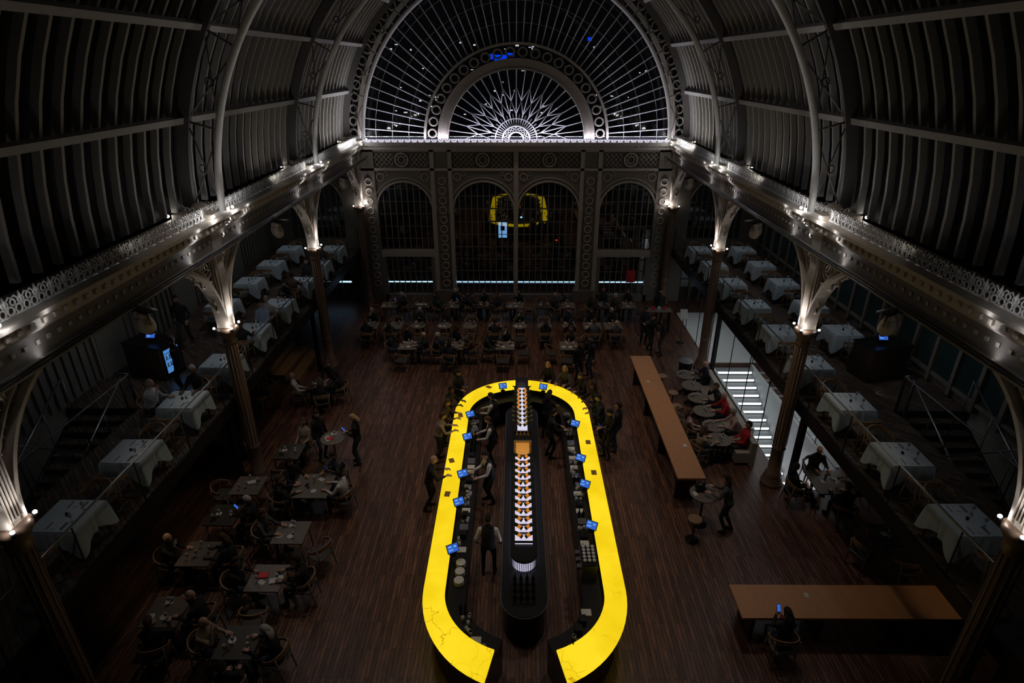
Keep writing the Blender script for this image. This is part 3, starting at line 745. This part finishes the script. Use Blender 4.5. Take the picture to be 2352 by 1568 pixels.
def person_mesh(pose,hair,fem):
    key=(pose,hair,fem)
    if key in PM: return PM[key]
    p=POSE[pose]
    ln=math.radians(p['lean']); up=V((0,math.sin(ln),math.cos(ln))); fw=V((0,math.cos(ln),-math.sin(ln))); X=V((1,0,0))
    py=-.04 if p.get('seat') else 0
    pel=V((0,py,p['pel'])); neck=pel+up*.53
    sw=.150 if fem else .175
    b=MB(); bones=[]
    def oval(c,rx,ry,u=up,f=fw,n=14): return [c+X*rx*math.cos(2*pi*j/n)+f*ry*math.sin(2*pi*j/n) for j in range(n)]
    T=[(-.12,.10,.08),(-.07,.155,.115),(.02,.172 if fem else .165,.125),(.14,.13 if fem else .15,.105),(.28,.155 if fem else .17,.13 if fem else .125),(.40,sw+.01,.115),(.46,sw,.09),(.50,.125,.075),(.53,.075,.06),(.56,.056,.055),(.62,.052,.055)]
    b.loft([oval(pel+up*t,rx,ry) for t,rx,ry in T],'dark')
    bones.append((pel-up*.1,pel+up*.04,.12,'legs'));bones.append((pel+up*.06,pel+up*.47,.13,'vest'));bones.append((neck+up*.0,neck+up*.12,.05,'skin'))
    hands=[]
    for s,wr in((-1,p['wr'][0]),(1,p['wr'][1])):
        S=neck-up*.095+X*s*sw; E,W=ik(S,wr,.285,.25,(s*.45,-.6,-.65))
        b.tube([S+(S-E).normalized()*.03,S,S*.5+E*.5,E],[.03,.060,.052,.043],'dark',n=10); b.tube([E+(E-W).normalized()*.02,E,E*.6+W*.4,W],[.02,.043,.042,.029],'dark',n=10)
        C=E+(W-E)*.86
        bones.append((S,E,.055,'top'));bones.append((E,C,.04,'top')); bones.append((C+(W-E).normalized()*.03,W+(W-E)*.1,.03,'skin'))
        hands.append((s,W,(W-E).normalized()))
    for s,an in((-1,p['an'][0]),(1,p['an'][1])):
        H=pel+X*s*.09-V((0,0,.03)); K,A=ik(H,(an[0],an[1],.09),.43,.42,(s*.12,1,.1))
        b.tube([H-(K-H).normalized()*.04,H,H*.5+K*.5,K],[.05,.09,.078,.058],'dark',n=12); b.tube([K-(A-K).normalized()*.02,K,K*.65+A*.35,A],[.03,.058,.056,.042],'dark',n=10)
        d=V((s*.15,1,0)).normalized()
        b.tube([A+V((0,0,.0))-d*.06+V((0,0,-.045)),A-d*.04+V((0,0,-.04)),A+d*.06+V((0,0,-.045)),A+d*.15+V((0,0,-.058)),A+d*.20+V((0,0,-.065))],[.02,.045,.044,.034,.02],'dark',n=10)
        bones.append((H,K,.08,'legs'));bones.append((K,A,.05,'legs'));bones.append((A-d*.05+V((0,0,-.05)),A+d*.2+V((0,0,-.06)),.045,'shoe'))
    o=b.obj('tmp'); md=o.modifiers.new('r','REMESH'); md.mode='VOXEL'; md.voxel_size=.02; s2=o.modifiers.new('s','SMOOTH'); s2.factor=.5; s2.iterations=3
    dg=bpy.context.evaluated_depsgraph_get(); dg.update(); ev=o.evaluated_get(dg); me=bpy.data.meshes.new_from_object(ev)
    bpy.data.objects.remove(o)
    B=MB(); B.mats=list(pmats)+[M['eyew'],M['pupil'],M['lips'],M['screen'],M['dark']]
    B.v=[tuple(v.co) for v in me.vertices]
    for f in me.polygons:
        c=f.center;best=None;bd=9
        for a,e,r,l in bones:
            ab=e-a;t=max(0,min(1,(c-a).dot(ab)/ab.dot(ab)));d=(c-(a+ab*t)).length/r
            if d<bd: bd=d;best=l
        if best=='vest':
            rel=c-pel; h=rel.dot(up); ff=rel.dot(fw)
            if ff>.03 and h>.34 and abs(c.x)<(h-.34)*.45: best='top'
        B.f.append(tuple(f.vertices));B.m.append(SL[best]);B.s.append(True)
    for s,W,d in hands:
        if p.get('seat') and W.z<.9 or pose=='lean': d=V((d.x*.6,abs(d.y)+.3,min(0,d.z)*.15)).normalized()
        sd=(V((-s,0,0))-d*V((-s,0,0)).dot(d)).normalized(); nn=d.cross(sd)*( s); 
        if nn.z<0 and p.get('seat'): nn=-nn
        pal=[[W+d*t+sd*(wd*math.cos(2*pi*j/8))+nn*(.014*math.sin(2*pi*j/8)) for j in range(8)] for t,wd in((-.02,.026),(.02,.034),(.06,.041),(.09,.038))]
        B.loft(pal,pmats[2])
        for q,(of,l) in enumerate(((-.030,.055),(-.010,.070),(.010,.076),(.030,.066))):
            p0=W+d*.085+sd*of;p1=p0+d*l*.5-nn*.006;p2=p1+d*l*.35-nn*.018;p3=p2+d*l*.15-nn*.018
            B.tube([p0-d*.01,p0,p1,p2,p3],[.008,.0095,.009,.0085,.006],pmats[2],n=5)
        p0=W+d*.02+sd*.028; B.tube([p0,p0+sd*.03+d*.02,p0+sd*.042+d*.05,p0+sd*.04+d*.075],[.012,.012,.010,.007],pmats[2],n=5)
    if p.get('phone'):
        s,W,d=hands[0]; B.box(W+d*.09+V((0,0,.035)),(.075,.014,.15),M['dark'],Matrix.Rotation(math.radians(-35),3,'X')); B.box(W+d*.09+V((0,-.008,.042)),(.066,.004,.135),M['screen'],Matrix.Rotation(math.radians(-35),3,'X'))
    hc=neck+up*.115+fw*.02+V((0,0,.055)); R=Matrix.Rotation(-math.radians(p['hp']),3,'X')
    def hp(x,y,z,f=1.): return hc+R@V((x*f,y*f,z*f))
    def headpt(th,ph,f=1.):
        x=math.sin(th)*math.cos(ph);y=math.sin(th)*math.sin(ph);z=math.cos(th)
        X_=x*.076*(1-.28*max(0,-z)**1.4);Y_=y*.097*(1-.10*max(0,-z))+ (.012 if z<-.3 and y>0 else 0);Z_=z*.118
        return hp(X_,Y_,Z_,f)
    n=16;m_=12
    B.loft([[headpt(pi*a/m_ if a else .05,2*pi*j/n) for j in range(n)] for a in list(range(0,m_))+[m_-.1]][::-1],pmats[2])
    B.tube([hp(0,.090,.022),hp(0,.104,-.005),hp(0,.109,-.022),hp(0,.094,-.030)],[.006,.009,.013,.007],pmats[2],n=6)
    for s in(-1,1):
        B.ell(hp(s*.076,-.004,-.005),(.010,.020,.032),pmats[2],8,6,R)
        B.ell(hp(s*.030,.083,.012),(.012,.008,.006),M['eyew'],8,6,R);B.ell(hp(s*.030,.090,.012),(.006,.004,.0055),M['pupil'],6,5,R)
        B.tube([hp(s*.015,.092,.030),hp(s*.032,.090,.034),hp(s*.048,.078,.028)],[.003,.004,.003],pmats[3],n=4)
    B.ell(hp(0,.091,-.052),(.022,.008,.006),M['lips'],8,5,R)
    if hair!='bald':
        rows=[]
        for a in range(0,m_+1):
            th=.04+(pi-.3)*a/m_
            row=[]
            for j in range(n):
                ph=2*pi*j/n;y=math.sin(th)*math.sin(ph);z=math.cos(th)
                inh=(z>.42+.1*y) or (y<.30 and z>-.25+.9*max(0,y)+.1) or (y<-.25 and z>-.62)
                if hair=='long': inh=inh or (y<.32 and z>-.55)
                row.append(headpt(th,ph,1.115 if inh else .90))
            rows.append(row)
        B.loft(rows[::-1],pmats[3])
        if hair=='long':
            pts=[hp(0,-.06,.03),hp(0,-.085,-.06),hp(0,-.085,-.15),hp(0,-.07,-.23)]
            B.loft([[c_+X*wx*math.cos(2*pi*j/10)+V((0,1,0))*.035*math.sin(2*pi*j/10) for j in range(10)] for c_,wx in zip(pts,(.07,.092,.09,.05))][::-1],pmats[3])
    out=B.mesh('person_'+pose)
    PM[key]=out; return out
cl=lambda n_,c,r=.8:mat(n_,c,r,var=.1)
TOPS=dict(black=cl('black_jacket',(.014,.014,.017)),navy=cl('navy_suit',(.018,.022,.038)),grey=cl('grey_wool',(.08,.08,.085)),white=cl('white_shirt',(.66,.66,.66)),lblue=cl('pale_blue_shirt',(.34,.42,.55)),red=cl('red_jumper',(.45,.02,.02)),beige=cl('beige_knit',(.36,.28,.20)),brown=cl('brown_coat',(.09,.05,.03)),pink=cl('pink_shirt',(.50,.32,.30)),green=cl('dark_green_dress',(.02,.05,.035)))
HAIR=dict(dark=cl('dark_hair',(.018,.012,.009)),brown=cl('brown_hair',(.08,.045,.022)),blonde=cl('blonde_hair',(.50,.33,.15)),grey=cl('grey_hair',(.42,.41,.40)))
SK=[cl('fair_skin',(.58,.36,.27),.5),cl('tan_skin',(.42,.25,.17),.5),cl('deep_skin',(.16,.085,.05),.5)]
LEG=[cl('black_trousers',(.012,.012,.015)),cl('jeans',(.03,.045,.08)),cl('charcoal',(.04,.04,.045))]
def person(x,y,face,pose='stand',top='black',hair='short',hc='dark',fem=False,z=0,name='guest',vest=None,skin=None,leg=None):
    me=person_mesh(pose,hair,fem)
    o=put(me,name,(x,y,z),math.radians(face-90))
    ms=[TOPS[top],leg or random.choice(LEG),SK[skin if skin is not None else random.choice([0,0,0,1,2])],HAIR[hc],pmats[4],TOPS[vest] if vest else TOPS[top]]
    for i,m_ in enumerate(ms): o.material_slots[i].link='OBJECT'; o.material_slots[i].material=m_
    return o
def rnd_person(x,y,face,pose=None,z=0,**kw):
    fem=random.random()<.5
    pose=pose or random.choice(['sit','sitchin','sitback','sit','sitphone'])
    a=dict(top=random.choice(['black','black','navy','grey','black','brown','green','black','black','navy']),hair='long' if fem else random.choice(['short','short','bald']),hc=random.choice(['dark','dark','brown','grey','brown']),fem=fem)
    a.update(kw); nm=a.pop('name','seated_guest'); return person(x,y,face,pose,z=z,name=nm,**a)
def sitter(tx,ty,ang,dist=.74,z=0,occ=True,**kw):
    a=math.radians(ang);x=tx+dist*math.cos(a);y=ty+dist*math.sin(a)
    put(CH,'dining_chair',(x,y,z),math.radians(ang+90))
    if occ: rnd_person(x,y,ang+180,z=z,**kw)
bl=LEG[0]
person(-.62,10.45,88,'back','white','short','dark',vest='black',name='bartender',leg=bl,skin=1)
person(-.66,13.05,200,'work','white','short','dark',vest='black',name='bartender',leg=bl,skin=0)
person(-.66,14.7,180,'work','white','short','brown',vest='black',name='bartender',leg=bl,skin=0)
person(-.62,16.0,160,'work','white','short','dark',vest='black',name='bartender',leg=bl,skin=0)
person(1.02,15.1,10,'work','black','short','dark',name='bartender',leg=bl)
person(1.0,16.1,60,'work','black','long','dark',True,name='bartender',leg=bl)
person(-2.3,12.75,8,'lean','black','bald',name='standing_guest',skin=0)
person(-2.3,14.9,5,'lean','beige','short','brown',name='standing_guest',skin=0)
person(-2.25,15.7,-10,'lean','brown','long','brown',True,name='standing_guest',skin=0)
person(-2.2,16.55,-20,'lean','black','short','dark',name='standing_guest')
person(-1.95,17.6,-40,'phone','black','long','dark',True,name='standing_guest')
person(1.15,18.35,-105,'lean','black','long','blonde',True,name='standing_guest',skin=0)
person(1.75,18.05,-120,'lean','grey','long','blonde',True,name='standing_guest',skin=0)
person(2.3,17.5,-150,'lean','black','short','brown',name='standing_guest',skin=0)
person(2.66,16.8,-165,'lean','black','long','dark',True,name='standing_guest')
person(2.74,16.0,-175,'lean','navy','short','dark',name='standing_guest')
person(3.15,15.45,150,'stand','black','short','dark',name='standing_guest')
person(2.85,15.1,200,'phone','black','short','dark',name='standing_guest')
person(2.35,19.9,-60,'stand','black','short','dark',name='standing_guest')
person(2.9,20.3,200,'stand','black','short','dark',name='standing_guest')
def tb(x,y,me,name,rz=0,z=0): put(me,name,(x,y,z),rz)
rt=rd_table(.36,'ttop',12,1.05); tb(-5.35,14.55,rt,'round_cocktail_table')
person(-5.9,14.95,-35,'stand','black','long','dark',True,name='standing_guest'); person(-4.7,14.75,185,'phone','black','long','blonde',True,name='standing_guest',skin=0)
tb(-5.42,12.75,sq_table(1.0,1.0,'ttop',21),'square_table')
sitter(-5.42,12.75,60,.88,pose='sitphone',top='grey',hc='dark');sitter(-5.42,12.75,-10,.88,top='white',skin=0);sitter(-5.42,12.75,150,.88,top='black');sitter(-5.42,12.75,205,.88,top='black')
tb(-6.6,14.3,SQ[3],'square_table');sitter(-6.6,14.3,75,top='beige',pose='sitback',skin=0);sitter(-6.6,14.3,-90,occ=False)
tb(-5.4,11.0,SQ[0],'square_table');sitter(-5.4,11.0,170,.75,top='grey',pose='sit');sitter(-5.4,11.0,-25,.85,occ=False);
tb(-7.15,12.75,SQ[1],'square_table');sitter(-7.15,12.75,180,occ=False);sitter(-7.15,12.75,0,occ=False)
tb(-7.3,11.6,SQ[3],'square_table');sitter(-7.3,11.6,0,.75,top='black',pose='sitphone')
tb(-7.3,10.3,SQ[1],'square_table');sitter(-7.3,10.3,180,.75,pose='sitchin',top='black',hair='bald',fem=False,hc='grey',skin=0);sitter(-7.3,10.3,0,.75,top='navy',pose='sit')
tb(-5.45,9.6,SQ[2],'square_table');sitter(-5.45,9.6,180,.75,top='black');sitter(-5.45,9.6,5,.78,top='black');sitter(-5.45,9.6,-90,.8,occ=False)
tb(-5.4,8.0,SQ[3],'square_table');sitter(-5.4,8.0,175,.75,top='beige',pose='sitchin');sitter(-5.4,8.0,-10,.75,top='black',pose='sit');sitter(-5.4,8.0,-80,.78,top='black',pose='sitback')
tb(-7.2,8.7,SQ[0],'square_table');sitter(-7.2,8.7,-80,.75,top='black',pose='sit');sitter(-7.2,8.7,0,.75,top='black',pose='sitchin')
tb(-6.9,18.3,SQ[3],'square_table');sitter(-6.9,18.3,200,.75,top='white',fem=False,skin=0);sitter(-6.9,18.3,75,top='black');sitter(-6.9,18.3,0,top='black');sitter(-6.9,18.3,-70,top='black')
tb(-8.8,18.2,SQ[1],'square_table');sitter(-8.8,18.2,-90,occ=False);tb(-9.0,15,SQ[1],'square_table');sitter(-9,15,0,occ=False)
b=MB()
for x,y,rz,mt in((-5.55,9.65,.1,'red'),(-5.25,9.5,.2,'paper'),(-7.1,12.85,.3,'paper')): b.box((x,y,.772),(.21,.15,.02),mt,Matrix.Rotation(rz,3,'Z'))
b.box((-5.42,14.5,1.062),(.2,.12,.02),'red'); b.obj('programme_booklets')
b=MB()
for k in range(3): b.boxmm(-9.6+.5*k,-9.15+.5*k,19.6,22.2,0,.6-.2*k,'wood2')
b.obj('timber_bench_steps')
for i_,x in enumerate((-6.3,-5.27,-4.2,-3.07,-1.97,-.88,.19,1.25,2.3,3.3,4.2)):
    sq=i_ in(0,1,9,10)
    tb(x,23.5,SQ[i_%3] if sq else RD[i_%3],'square_table' if sq else 'round_cafe_table')
    sitter(x,23.5,90,.70,occ=random.random()<.85); 
    sitter(x,23.5,-90,.70,occ=random.random()<.45)
for i_,x in enumerate((-4.3,-2.45,-.42,2.15)):
    tb(x,21.5,SQ[i_%3],'square_table')
    for a in(0,180,90,-90): sitter(x,21.5,a+random.uniform(-12,12),.74,occ=random.random()<(.35 if a==-90 else .85))
for i_,x in enumerate((-5.9,-4.5,-3,-1.5,0,1.3,2.4,4.1,5.2)):
    tb(x,25.9,SQ[(i_%2)*3],'square_table')
    for a in(0,180,90): sitter(x,25.9,a+random.uniform(-15,15),.66 if a!=90 else .74,occ=random.random()<.6)
b=MB(); b.box((-.85,23.5,.77),(.2,.13,.02),'red'); b.box((-4.4,25.9,.772),(.5,.2,.02),'paper'); b.obj('programme_booklets')
b=MB(); b.box((6.4,24.7,1.0),(1.1,.5,.04),'ttop')
for x in(-.48,.48): b.box((6.4+x,24.7,.49),(.05,.4,.98),'dark')
for k in range(3): b.box((6.15+.25*k,24.7,1.09),(.12,.1,.14),'red' if k%2==0 else 'paper')
b.obj('host_desk')
b=MB(); b.box((5.75,28.3,1.35),(.42,.03,.62),'red'); b.box((5.75,28.32,.6),(.05,.03,1.2),'dark'); b.box((5.75,28.32,.01),(.35,.25,.02),'dark'); b.obj('red_poster_stand')
person(6.6,25.5,-90,'stand','black','short','dark',name='host_attendant')
person(5.6,22.5,-60,'stride','black','short','dark',name='standing_guest');person(6.05,22.2,160,'stand','black','short','brown',name='standing_guest');person(5.5,23.3,-90,'phone','black','long','dark',True,name='standing_guest')
def longtable(nm,x0,x1,y0,y1,h):
    b=MB(); b.boxmm(x0,x1,y0,y1,h-.06,h,'wood')
    for t in(.06,.35,.65,.94):
        if y1-y0>x1-x0: b.boxmm(x0+.1,x1-.1,y0+(y1-y0)*t-.04,y0+(y1-y0)*t+.04,0,h-.06,'darkwood')
        else: b.boxmm(x0+(x1-x0)*t-.04,x0+(x1-x0)*t+.04,y0+.1,y1-.1,0,h-.06,'darkwood')
    b.obj(nm)
longtable('long_oak_table',4.33,5.08,12.8,20.1,1.0); longtable('long_oak_table',4.65,9.55,8.62,9.48,.75)
b=MB(); b.box((4.9,14.3,1.004),(.10,.14,.006),'paper');b.box((4.6,18.1,1.004),(.09,.12,.006),'paper');b.box((6.2,9.2,.754),(.09,.12,.006),'paper');b.obj('table_cards')
b=MB(); b.lathe((0,0,0),[(.17,0),(.17,.02),(.025,.04),(.02,.62),(.06,.64)],'dark',n=14);b.lathe((0,0,.64),[(.16,0),(.18,.01),(.18,.05),(.16,.07)],'wood2',n=20); ST=b.mesh('stool')
for x,y in((5.45,17.9),(5.35,17.0),(5.35,19.1)): put(ST,'bar_stool',(x,y,0))
rr=[rd_table(.36,'ttop',30+k) for k in range(2)]
for k,(x,y) in enumerate(((6.2,19.1),(6.2,18.3),(6.2,17.45),(6.15,16.6),(6.2,15.75),(6.15,15.0))):
    tb(x,y,rr[k%2],'round_cafe_table')
for x,y,f,tp,hcx,ps in((6.88,19.0,185,'black','dark','sitphone'),(6.85,17.4,180,'black','brown','sitchin'),(6.87,16.75,185,'red','dark','sit'),(6.85,15.8,180,'pink','grey','sit'),(6.85,15.05,175,'red','dark','sitback')): rnd_person(x,y,f,ps,top=tp,hc=hcx)
sitter(6.2,15.75,180,.70,top='pink',hc='brown',skin=0);sitter(6.15,15.0,200,.70,top='beige',hc='brown',skin=0);sitter(6.15,16.5,170,.70,occ=False)
tb(4.85,12.2,rd_table(.36,'ttop',44,1.0),'round_cocktail_table')
rnd_person(5.42,11.95,150,'lean',top='grey',hc='dark',name='standing_guest');put(ST,'bar_stool',(4.5,11.6,0))
b=MB(); b.ell((0,0,.12),(.17,.12,.12),'dark',10,7); b.tube([(-.08,0,.2),(-.05,0,.32),(.05,0,.32),(.08,0,.2)],.012,'dark',n=5); b.obj('handbag',(4.8,12.33,1.0))
put(CH,'dining_chair',(5.35,8.25,0),0); person(5.35,8.25,90,'sitphone','black','long','dark',True,name='seated_guest',skin=0)
tb(8.5,13.0,sq_table(1.0,1.0,'ttopd',50),'square_table')
for a in(0,90,180,-90): sitter(8.5,13.0,a,.88,top='black')
tb(9.0,11.0,SQ[3],'square_table');sitter(9.0,11.0,200,.75,occ=False);sitter(9,11,-90,.75,occ=False)
def bsit(x,y,s,**kw): rnd_person(x,y+s*.78,-90*s,z=BZ,**kw)
bsit(-8.2,12.6,1,top='black',hair='short',hc='grey',pose='sit'); rnd_person(-9.0,12.55,0,'sitchin',z=BZ,top='white',hc='dark'); put(CH,'dining_chair',(-9.0,12.55,BZ),-pi/2)
bsit(-8.2,16.9,1,top='lblue',hair='short',fem=False,hc='dark',pose='sitback',skin=0); bsit(-8.2,16.9,-1,top='black',pose='sit')
bsit(-8.2,19.1,1,top='black');bsit(-8.2,19.1,-1,top='white');bsit(-8.2,21.4,1,top='black');bsit(-8.2,21.4,-1,top='brown');bsit(-8.2,23.6,-1,top='black');bsit(-8.2,23.6,1,top='grey')
person(-9.1,14.2,200,'stand','black','short','dark',name='waiter',z=BZ);person(-10.6,17.3,-80,'stride','black','short','dark',name='waiter',z=BZ)
for s in(-1,1):
    b=MB(); b.box((0,0,.5),(1.3,.75,1.0),'darkwood'); b.box((0,0,1.02),(1.36,.8,.04),'dark')
    if s<0:
        b.box((.66,-.0,.52),(.03,.6,.8),'dark'); b.box((.68,0,.55),(.01,.5,.7),'fridge')
        for z in(.4,.62,.8): b.box((.69,0,z),(.012,.5,.012),'dark')
        for z in(.42,.64):
            for q in range(5): b.lathe((.695,-.2+.1*q,z),[(.02,0),(.02,.08),(.008,.12)],'paper',n=6)
    b.obj('service_cabinet',(s*10.5,15.4,BZ),.25 if s>0 else -.3); put(mm,'point_of_sale_monitor',(s*10.4,15.35,BZ+1.04),0)
b=MB()
b.box((0,0,-.03),(.5,.14,.06),'dark'); b.tube([(-.5,0,.05),(.5,0,.05)],.02,'steel',n=6)
for x in(-.17,.17): b.tube([(x,0,-.05),(x*1.15,0,-.3)],.025,'creamd',n=6)
R=Matrix.Rotation(.5,3,'X'); b.ell((0,.02,-.32),(.16,.17,.24),'cream',14,9,R); b.lathe((0,0,-.2),[(.12,0),(.14,.12),(.1,.17)],'cream',n=12); b.ell(V((0,.02,-.32))+R@V((0,0,-.2)),(.09,.09,.06),'dark',12,6,R)
ML=b.mesh('moving_head')
for y in(3.2,10.3,17.2,24.6):
    for s in(-1,1): put(ML,'moving_head_light',(s*7.05,y,6.83),s*.4)
b=MB(); b.lathe((0,0,0),[(.22,0),(.26,.6),(.27,.62),(.24,.62)],'dark',n=18); b.lathe((0,0,.62),[(.27,0),(.27,.03)],'steel',n=18); b.obj('litter_bin',(6.55,20.4,0))
b=MB(); b.lathe((0,0,0),[(.16,0),(.16,.02),(.02,.04),(.02,1.2)],'dark',n=12); b.box((0,-.02,1.35),(.3,.03,.42),'paper',Matrix.Rotation(-.5,3,'X')); b.obj('menu_stand',(7.15,23.4,0))
# ---------------------------------------------------------------- lights
for y in COLY[1:]:
    for s in(-1,1):
        k=.4 if y<7 else 1.0
        for dy in(-.24,.24):
            light('column_uplight','POINT',(s*7.18,y+dy,4.98),4.0*k,(1,.93,.93),.02)
        light('column_uplight','SPOT',(s*6.95,y,4.9),32*k,(1,.93,.93),.03,target=(s*7.4,y,7.4),spot=75)
        for dy in(-.55,.55): 
            if y+dy<28.3: light('cornice_uplight','POINT',(s*6.78,y+dy,7.80),4.5*k,(.92,.93,1),.03)
        light('rib_uplight','SPOT',(s*6.45,y-.25,7.7),34*k,(.97,.95,1),.03,target=(s*6.55,y,10.0),spot=34,blend=1)
for y,e in((10.3,3),(17.5,15),(24.7,42)):
    for s in(-1,1): light('roof_wash','SPOT',(s*6.6,y,7.9),e,(1,.95,.88),.1,target=(s*7.8,y+1.5,10),spot=130)
for s in(-1,1): light('roof_wash','SPOT',(s*5.8,26.6,8.0),170,(.86,.88,1),.1,target=(s*7.8,26.2,9.3),spot=115)
for x,y,e,sp_ in((0,19,950,72),(-4,13,640,66),(4,13,640,66),(0,25,300,72),(0,9,420,56)):
    light('hall_fill_spot','SPOT',(x,y,14.3),e,(1,.84,.70),.5,target=(x,y,0),spot=sp_,blend=.9)  # unseen overhead spots, added to lift the floor and tables
for s in(-1,1):
    for y,e in((10,13),(15,36),(20,50),(25,40)):
        light('balcony_downlight','SPOT',(s*9.4,y,7.2),e,(.84,.93,1),.2,target=(s*9.2,y,BZ),spot=120,blend=.8)
for x,y in((-8.3,12.6),(-8.4,20.5),(8.5,13.4),(9.2,9.2),(-6.9,25.5),(-8.2,10.2)):
    light('soffit_downlight','SPOT',(x,y,2.38),6,(1,.72,.42),.04,target=(x,y,0),spot=75,blend=.7)
print('objects',len(bpy.data.objects))
